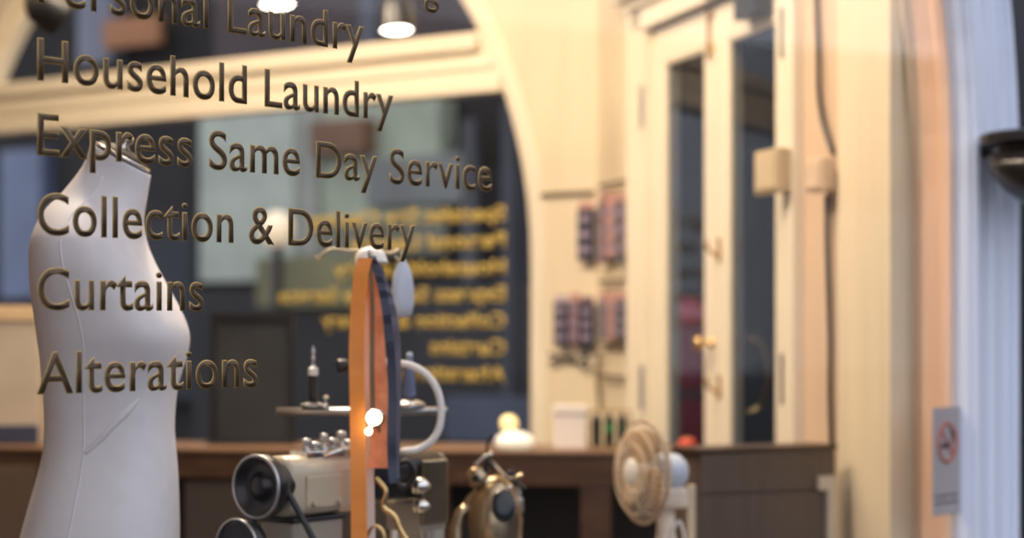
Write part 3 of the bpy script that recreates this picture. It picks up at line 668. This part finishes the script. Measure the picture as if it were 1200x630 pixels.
bm = new(); box(bm, G, Lc-.065, Lc-.01, zc1, P(0, 558, 5.6).z, .0, .012, .002); box(bm, G, Lc-.035, Lc-.008, .3, zc1, -.003, .012, .002)
obj('corner_bracket', bm, mat('cream_metal', (.6, .53, .43, 1), .4), t, label='cream metal corner bracket')
# objects on the table
Zt = 6.75
c_ = P(603, 521, 6.82)
t = thing('table_lamp', (c_.x, c_.y, ZT), 'small white dome lamp glowing at the far table edge', 'lamp')
bm = new(); lathe(bm, (c_.x, c_.y, ZT), (0, 0, 1), [(.035, 0), (.06, .008), (.064, .022), (.056, .038), (.035, .05), (.018, .054)], 32); obj('lamp_body', bm, mat('lit_shade', (.9, .9, .8, 1), .5, emit=(1, .93, .75, 1), estr=.45), t, True)
bm = new(); lathe(bm, (c_.x-.018, c_.y, ZT+.054), (0, 0, 1), [(.014, 0), (.026, .012), (.03, .026), (.024, .044), (.012, .052), (0, .054)], 24); obj('bulb', bm, mat('lit_globe', (1, .8, .4, 1), .5, emit=(1, .72, .3, 1), estr=.9), t, True)
def boxat(name, x0, x1, y0, z, label, cat, m, dep=.06, parent=None):
    a_ = P(x0, 500, z); b_ = P(x1, 500, z); bm = new(); box(bm, CAM, a_.x, b_.x, ZT, P(0, y0, z).z, -z-dep, -z, .003); o = obj(name, bm, m, parent)
    if label: tag(o, label, cat)
    return o
o = boxat('card_box', 649, 687, 477, 6.80, 'plain white card box standing on the table below the hanging packs', 'box', M_card)
bm = new(); a_ = P(649, 500, 6.80); b_ = P(687, 500, 6.80); box(bm, CAM, a_.x-.003, b_.x+.003, P(0, 484, 6.8).z, P(0, 475, 6.8).z, -6.865, -6.795, .002); obj('lid', bm, M_card, o)
# rack of spools
t = thing('spool_rack', (P(714, 500, 6.85).x, 6.85, ZT), 'small wire rack of black and green thread bottles on the table', 'rack')
bm = new(); x0, x1 = P(689, 0, 6.85).x, P(738, 0, 6.85).x; zt = P(0, 481, 6.85).z
for yy in (6.82, 6.88): tube(bm, [(x0, yy, ZT), (x0, yy, zt), (x1, yy, zt), (x1, yy, ZT)], .003, 6)
box(bm, CAM, x0, x1, ZT, ZT+.006, -6.89, -6.81); obj('frame', bm, M_brass, t)
for k, (x, m_, lab) in enumerate(((699, M_black, 'black thread bottle at the left of the wire rack'), (714, M_green, 'dark green thread bottle in the middle of the wire rack'), (729, mat('dark_green_plastic', (.012, .05, .02, 1), .5), 'blackish green thread bottle at the right of the wire rack'))):
    q = P(x, 0, 6.85).x
    bm = new(); lathe(bm, (q, 6.85, ZT+.006), (0, 0, 1), [(.013, 0), (.0155, .004), (.0155, .085), (.008, .095), (.008, .105), (0, .106)], 20); o = obj('thread_bottle', bm, M_black if k != 1 else M_black, None, True)
    tag(o, lab, 'bottle', 'thread bottles in the wire rack')
    bm = new(); lathe(bm, (q, 6.85, ZT+.05), (0, 0, 1), [(.016, 0), (.0163, .03)], 20); obj('bottle_label', bm, m_, o)
c_ = P(812, 519, 6.56)
bm = new(); lathe(bm, (c_.x-.012, 6.63, ZT), (0, 0, 1), [(.012, 0), (.026, .006), (.031, .02), (.026, .036), (.012, .044), (0, .042)], 20)
pc = tag(obj('pincushion', bm, M_red, None, True), 'round red pincushion at the right end of the table', 'pincushion')
bm = new(); lathe(bm, (c_.x-.012, 6.63, ZT+.042), (0, 0, 1), [(.008, 0), (.004, .005), (0, .008)], 8); obj('tuft', bm, M_green, pc)
# beige box at the far left of the table
a_ = P(-45, 0, 7.0).x; b_ = P(44, 0, 7.0).x
Lx = Fr((0, 0), (1, 0), (0, -1))
bm = new(); box(bm, Lx, a_, b_, ZT+.0, P(0, 362, 7.0).z, -7.22, -7.02, .006)
o = tag(obj('storage_box', bm, M_beige), 'large beige storage box on the left end of the long table', 'box')
bm = new(); box(bm, Lx, a_-.006, b_+.006, P(0, 376, 7.0).z, P(0, 358, 7.0).z, -7.226, -7.012, .004); obj('lid', bm, mat('tan_card_lid', (.58, .42, .25, 1), .7), o)
bm = new(); box(bm, Lx, a_+.05, b_-.0, ZT+.005, ZT+.065, -7.02, -7.008, .003); obj('blue_band', bm, M_navy, o)
# low dark machine silhouettes behind mannequin on the table
bm = new(); a_ = P(247, 0, 7.05).x; b_ = P(345, 0, 7.05).x
box(bm, Lx, a_, a_+.02, ZT, P(0, 366, 7.05).z, -7.07, -7.03); box(bm, Lx, b_-.02, b_, ZT, P(0, 366, 7.05).z, -7.07, -7.03); box(bm, Lx, a_+.02, b_-.02, P(0, 374, 7.05).z, P(0, 366, 7.05).z, -7.07, -7.03)
o = tag(obj('notice_board', bm, M_black), 'dark framed grey board standing on the table right of the dress form', 'board')
bm = new(); box(bm, Lx, a_+.02, b_-.02, ZT, P(0, 374, 7.05).z, -7.06, -7.045); obj('board_face', bm, mat('slate_grey', (.02, .022, .025, 1), .5, var=.2), o)
bm = new(); box(bm, Lx, a_-.01, b_+.01, ZT, ZT+.01, -7.10, -7.0, .003); obj('foot', bm, M_black, o)

# ------------------------------------------------------------------ hanging packs on the wall
def rail(fr, px0, py, px1, label, d=.02):
    s0, z = fr.at(px0, py, d); s1, z1 = fr.at(px1, py, d); bm = new()
    tube(bm, [fr.p(s0, d, z), fr.p(s1, d, z)], .006, 8)
    for s in (s0, s1): tube(bm, [fr.p(s, 0, z), fr.p(s, d, z)], .005, 8)
    tag(obj('hook_rail', bm, mat('bronze_rail', (.09, .06, .03, 1), .4, .5), None), label, 'rail'); return s0, s1, z
def pack(fr, px, pytop, pybot, wpx, m, m2, label, d=.032, group='haberdashery packs hanging on the wall'):
    s, z1 = fr.at(px, pytop, d); _, z0 = fr.at(px, pybot, d); sa, _ = fr.at(px-wpx/2, 0, d); sb, _ = fr.at(px+wpx/2, 0, d); sa, sb = min(sa, sb), max(sa, sb)
    t = thing('hanging_pack', fr.p(s, d, z0), label, 'packet', group)
    bm = new(); box(bm, fr, sa, sb, z0, z1-.03, d-.012, d+.012, .003); obj('packet', bm, m, t)
    bm = new(); box(bm, fr, sa, sb, z1-.032, z1, d-.002, d+.002); tube(bm, [fr.p(s, 0, z1-.008), fr.p(s, d+.02, z1-.008)], .003, 6); obj('header_card', bm, m2, t)
    bm = new(); hh = (z1-.03-z0)
    for k in range(3): box(bm, fr, sa+.006, sb-.006, z0+hh*(.15+.3*k), z0+hh*(.27+.3*k), d+.0122, d+.0145)
    obj('stripe', bm, mat('lilac_card', (.30, .24, .34, 1), .6), t)
M_nv = mat('navy_packet', (.03, .03, .06, 1), .5, var=.4, scale=30); M_mv = mat('mauve_packet', (.20, .12, .15, 1), .5, var=.4, scale=30)
M_pk = mat('pink_header', (.55, .3, .28, 1), .6); M_gy = mat('grey_packet', (.13, .12, .14, 1), .5, var=.3)
rail(C, 702, 218, 738, 'upper bronze hook rail by the door frame')
rail(C, 702, 330, 738, 'second bronze hook rail above the lower row of packs')
rail(C, 702, 403, 738, 'third bronze hook rail just under the lower row of packs')
rail(C, 706, 440, 740, 'fourth bronze hook rail, bare, above the thread rack')
rail(B, 634, 228, 694, 'thin pale rail on the wall left of the upper packs', .015)
pack(B, 687, 236, 305, 17, M_nv, M_pk, 'dark navy pack hanging alone left in the upper row')
for i, (x, m_, lab) in enumerate(((708, M_mv, 'leftmost mauve pack on the upper hook rail'), (717, M_pk, 'pink pack second from left on the upper hook rail'), (726, M_gy, 'grey pack third from left on the upper hook rail'), (735, M_mv, 'mauve pack nearest the door frame on the upper hook rail'))):
    pack(C, x, 226, 308-(i % 2)*8, 7.5, m_, M_pk, lab)
pack(B, 658, 345, 405, 15, M_nv, mat('lilac_header', (.5, .42, .5, 1), .6), 'navy pack leftmost in the lower row')
pack(B, 674, 343, 403, 11, M_mv, M_pk, 'mauve pack second from left in the lower row')
pack(B, 689, 347, 405, 13, M_nv, M_mv, 'navy pack third from left in the lower row')
for x, m_, lab in ((708, M_gy, 'grey pack just right of the wall corner in the lower row'), (717, M_pk, 'pink pack in the lower row'), (726, M_gy, 'grey pack second from the door frame in the lower row'), (735, M_nv, 'navy pack nearest the door frame in the lower row')):
    pack(C, x, 342, 398, 7, m_, M_pk, lab)
s, z = B.at(680, 420, .02)
bm = new(); c_ = B.p(s, .03, z)
for k in (-1, 1):
    tube(bm, [B.p(s+.02, .02, z+.01*k), B.p(s+.10, .02, z-.005*k), B.p(s+.15, .02, z-.02*k)], .006, 8)
    tube(bm, [B.p(s-.02+.02*math.cos(2*PI*i/16), .02, z+.022*k+.018*math.sin(2*PI*i/16)) for i in range(16)], .005, 6, True)
tube(bm, [B.p(s-.02, 0, z+.045), B.p(s-.02, .03, z+.045)], .004, 6)
tag(obj('scissors', bm, M_black), 'dark scissors hanging on the wall below the lower row of packs', 'scissors')
s, z = C.at(703, 450, .02); bm = new(); tube(bm, [C.p(s, .02, z+.12), C.p(s, .03, z+.05), C.p(s, .02, z-.10)], [.008, .012, .006], 8)
tag(obj('brush', bm, mat('olive_brush', (.18, .14, .08, 1), .7)), 'olive brush hanging in the wall corner above the thread rack', 'brush')

# ------------------------------------------------------------------ ceiling spotlights
M_spot = mat('lit_spot_disc', (1, 1, 1, 1), .5, emit=(1, .93, .78, 1), estr=12)
def spot(px, py, Z, d, label, rr_=.062, lit=True):
    c = P(px, py, Z); t = thing('ceiling_spotlight', (c.x, c.y, 3.75), label, 'spotlight'); d = Vector(d).normalized()
    bm = new(); lathe(bm, c-d*.13, d, [(.03, 0), (.05, .015), (rr_*.95, .04), (rr_*1.08, .125), (rr_*1.08, .132), (rr_*.9, .131), (rr_*.85, .1), (0, .098)], 28); obj('head', bm, M_black, t, True)
    if lit:
        bm = new(); lathe(bm, c-d*.012, d, [(rr_*.95, 0), (rr_*.95, .006), (0, .010)], 28); obj('lit_disc', bm, M_spot, t, True)
    bm = new(); tube(bm, [c-d*.10, c-d*.10+Vector((.0, 0, .12)), (c.x-d.x*.1, c.y-d.y*.1, 3.75)], .010, 10); lathe(bm, (c.x-d.x*.1, c.y-d.y*.1, 3.72), (0, 0, 1), [(.05, 0), (.05, .03)], 20); obj('stem', bm, M_black, t)
spot(465, 36, 7.5, (.05, -.18, -1), 'black ceiling spotlight with glowing disc, right one above the transom')
spot(325, 6, 7.5, (.05, -.18, -1), 'black ceiling spotlight with glowing disc, left one above the transom', .066)
spot(72, 18, 7.2, (.8, .5, -.5), 'black unlit spotlight head at the upper left corner, turned away', .075, False)

# ------------------------------------------------------------------ the street outside
bm = new(); bmesh.ops.create_grid(bm, x_segments=1, y_segments=1, size=60); 
for v in bm.verts: v.co.z = -.13
tag(obj('street', bm, mat('asphalt', (.05, .05, .052, 1), .8, var=.3, scale=3)), 'dark street', 'street')
bpy.data.objects['street']['kind'] = 'structure'
del bpy.data.objects['street']['category']
S = Fr(((B.O-B.n*9).x, (B.O-B.n*9).y), (B.u.x, B.u.y), (B.n.x, B.n.y))
t = thing('opposite_building', S.p(4, 0, -.13), 'stone and dark shopfront building across the street, blurred beyond the far window', 'building')
bm = new(); box(bm, S, -7, 24, -.13, 9, -1.0, 0)
obj('wall', bm, mat('dark_brick', (.010, .009, .009, 1), .8, var=.5, scale=2), t)
def bil(name, x0, y0, x1, y1, col, d0=0, d1=.12, var=.25, rough=.6, scale=1.2):
    s0, z1 = S.at(x0, y0, d1); s1, z0 = S.at(x1, y1, d1); zA_ = S.at(x0, y1, d1)[1]
    zm0 = (z0+zA_)/2; zm1 = (z1+S.at(x1, y0, d1)[1])/2
    bm = new(); box(bm, S, min(s0, s1), max(s0, s1), zm0, zm1, d0, d1, .02)
    return obj(name, bm, mat('street_%d_%d_%d' % col, srgb(*col), rough, var=var, scale=scale), t)
bil('stone_pier', 233, 100, 345, 330, (178, 184, 170), 0, .35)
bil('stone_pier', 345, 100, 372, 300, (160, 160, 150), 0, .30)
bil('stone_pier', 372, 120, 515, 260, (165, 172, 150), 0, .25)
bil('shop_sign', 362, 140, 425, 180, (128, 92, 68), .25, .45)
bil('shop_fascia', 428, 182, 540, 240, (120, 122, 118), .25, .35)
bil('shop_window', 0, 175, 48, 350, (95, 106, 135), 0, .2, rough=.2)
bil('shop_window', 300, 300, 420, 360, (120, 115, 80), .3, .4)
bil('shopfront', 225, 335, 640, 700, (27, 26, 27), 0, .3)
bil('shop_window', 540, 140, 556, 330, (75, 76, 80), .2, .3)
bil('shop_window', 588, 120, 600, 470, (62, 64, 72), 0, .34)
bil('shop_window', 372, 262, 520, 300, (110, 112, 96), .3, .38)
bil('shop_window', 520, 465, 620, 520, (70, 76, 92), .3, .4)
bil('shop_window', 170, 260, 228, 470, (30, 34, 44), 0, .25)
bil('upper_window', 90, -60, 130, 75, (120, 122, 135), 0, .2)
bil('upper_window', 120, 20, 185, 55, (165, 110, 70), .2, .3)  # warm glow put into the orange-brown colour of this panel
bil('upper_band', 250, -40, 560, 60, (70, 55, 55), 0, .2)
bil('upper_window', 420, -50, 440, 60, (90, 92, 100), .2, .3)
# red telephone kiosk seen through the left door leaf
s, z = S.at(806, 350, 2.2)
q = S.p(s, 2.2, 0)
t = thing('pillar_box', (q.x, q.y, -.13), 'tall red pillar box across the street seen through the left door leaf', 'post box')
M_kr = mat('postbox_red', (.42, .03, .045, 1), .4, var=.15)
bm = new(); lathe(bm, (q.x, q.y, .05), (0, 0, 1), [(.22, 0), (.22, 1.42), (.25, 1.44)], 32); obj('body', bm, M_kr, t, True)
bm = new(); lathe(bm, (q.x, q.y, 1.49), (0, 0, 1), [(.26, 0), (.26, .06), (.2, .12), (.08, .2), (0, .22)], 32); obj('cap', bm, M_kr, t, True)
bm = new(); lathe(bm, (q.x, q.y, -.13), (0, 0, 1), [(.24, 0), (.24, .18)], 32); obj('base', bm, M_black, t, True)
bm = new(); lathe(bm, (q.x, q.y, .95), (0, 0, 1), [(.223, 0), (.223, .07)], 32); obj('band', bm, mat('postbox_dark', (.03, .01, .012, 1), .5), t)
# globe street lamps seen blurred
for px, py, Z, lab, e in ((325, 268, 16, 'glowing warm round street lamp beyond the far window', 1.0),):
    c = P(px, py, Z); t = thing('street_lamp', (c.x, c.y, -.13), lab, 'lamp')
    bm = new(); lathe(bm, (c.x, c.y, c.z-.13), (0, 0, 1), [(.05, 0), (.11, .05), (.13, .13), (.11, .21), (.04, .26), (0, .265)], 20); obj('globe', bm, mat('warm_globe', (1, .85, .6, 1), .5, emit=(1, .72, .45, 1), estr=.45), t, True)
    bm = new(); tube(bm, [(c.x, c.y, -.13), (c.x, c.y, c.z-.13)], .04); obj('post', bm, M_black, t)
# unseen building added on the right to keep the glass reflections dark
bm = new(); W = Fr((13, -8), (.25, .97), (-.97, .25)); box(bm, W, 0, 30, -.13, 4.6, -1, 0)
t = thing('reflection_blocker', W.p(15, 0, -.13), 'unseen dark brick building added to darken the window reflection', 'building')
obj('wall', bm, mat('blocker_dark_brick', (.05, .04, .038, 1), .8, var=.4, scale=2), t)
for k in range(6):
    for zf in (1.0,):
        bm = new(); box(bm, W, 2+4.6*k, 4.2+4.6*k, zf, zf+2.1, 0, .1, .02); obj('window', bm, mat('blocker_window', (.32, .34, .38, 1), .3), t)

# ------------------------------------------------------------------ light
w = bpy.data.worlds.new('sky'); scn.world = w; w.use_nodes = True
nt = w.node_tree; bg = nt.nodes['Background']; 
sky = nt.nodes.new('ShaderNodeTexSky'); sky.sky_type = 'HOSEK_WILKIE'; sky.turbidity = 8
sky.sun_direction = (-.3, -.5, .8)
mx = nt.nodes.new('ShaderNodeMix'); mx.data_type = 'RGBA'; mx.inputs[0].default_value = .85
nt.links.new(sky.outputs[0], mx.inputs[6]); mx.inputs[7].default_value = (.86, .90, 1.02, 1)
nt.links.new(mx.outputs[2], bg.inputs[0]); bg.inputs[1].default_value = 1.55
def area(name, loc, tgt, size, power, col=(1, .81, .59)):
    l = bpy.data.lights.new(name, 'AREA'); l.shape = 'DISK'; l.size = size; l.energy = power; l.color = col
    o = bpy.data.objects.new(name, l); COL.objects.link(o); o.location = loc
    o.rotation_euler = (Vector(tgt)-Vector(loc)).to_track_quat('-Z', 'Y').to_euler(); return o
area('ceiling_lamp', (-.7, 6.2, 3.6), (-.6, 6.9, 0), 1.2, 60)
area('ceiling_lamp', (.0, 5.4, 3.6), (.6, 6.3, 1.6), .7, 24)
area('ceiling_lamp', (-.9, 5.0, 3.6), (-.75, 4.1, 1.2), .4, 75)
area('ceiling_lamp', (-1.9, 6.9, 3.6), (-1.6, 9.2, 2.2), .8, 105)

cam = bpy.data.cameras.new('camera'); co = bpy.data.objects.new('camera', cam); COL.objects.link(co)
co.location = (0, 0, CZ); co.rotation_euler = (PI/2, 0, 0)
cam.sensor_width = 36; cam.lens = FPX/1200*36; cam.shift_y = (HY-315)/1200
cam.clip_start = .05; cam.clip_end = 300
cam.dof.use_dof = True; cam.dof.focus_distance = 3.35; cam.dof.aperture_fstop = 2.4
scn.camera = co
vs = scn.view_settings; vs.view_transform = 'Standard'; vs.look = 'None'; vs.gamma = 1; vs.exposure = 0; vs.use_curve_mapping = False
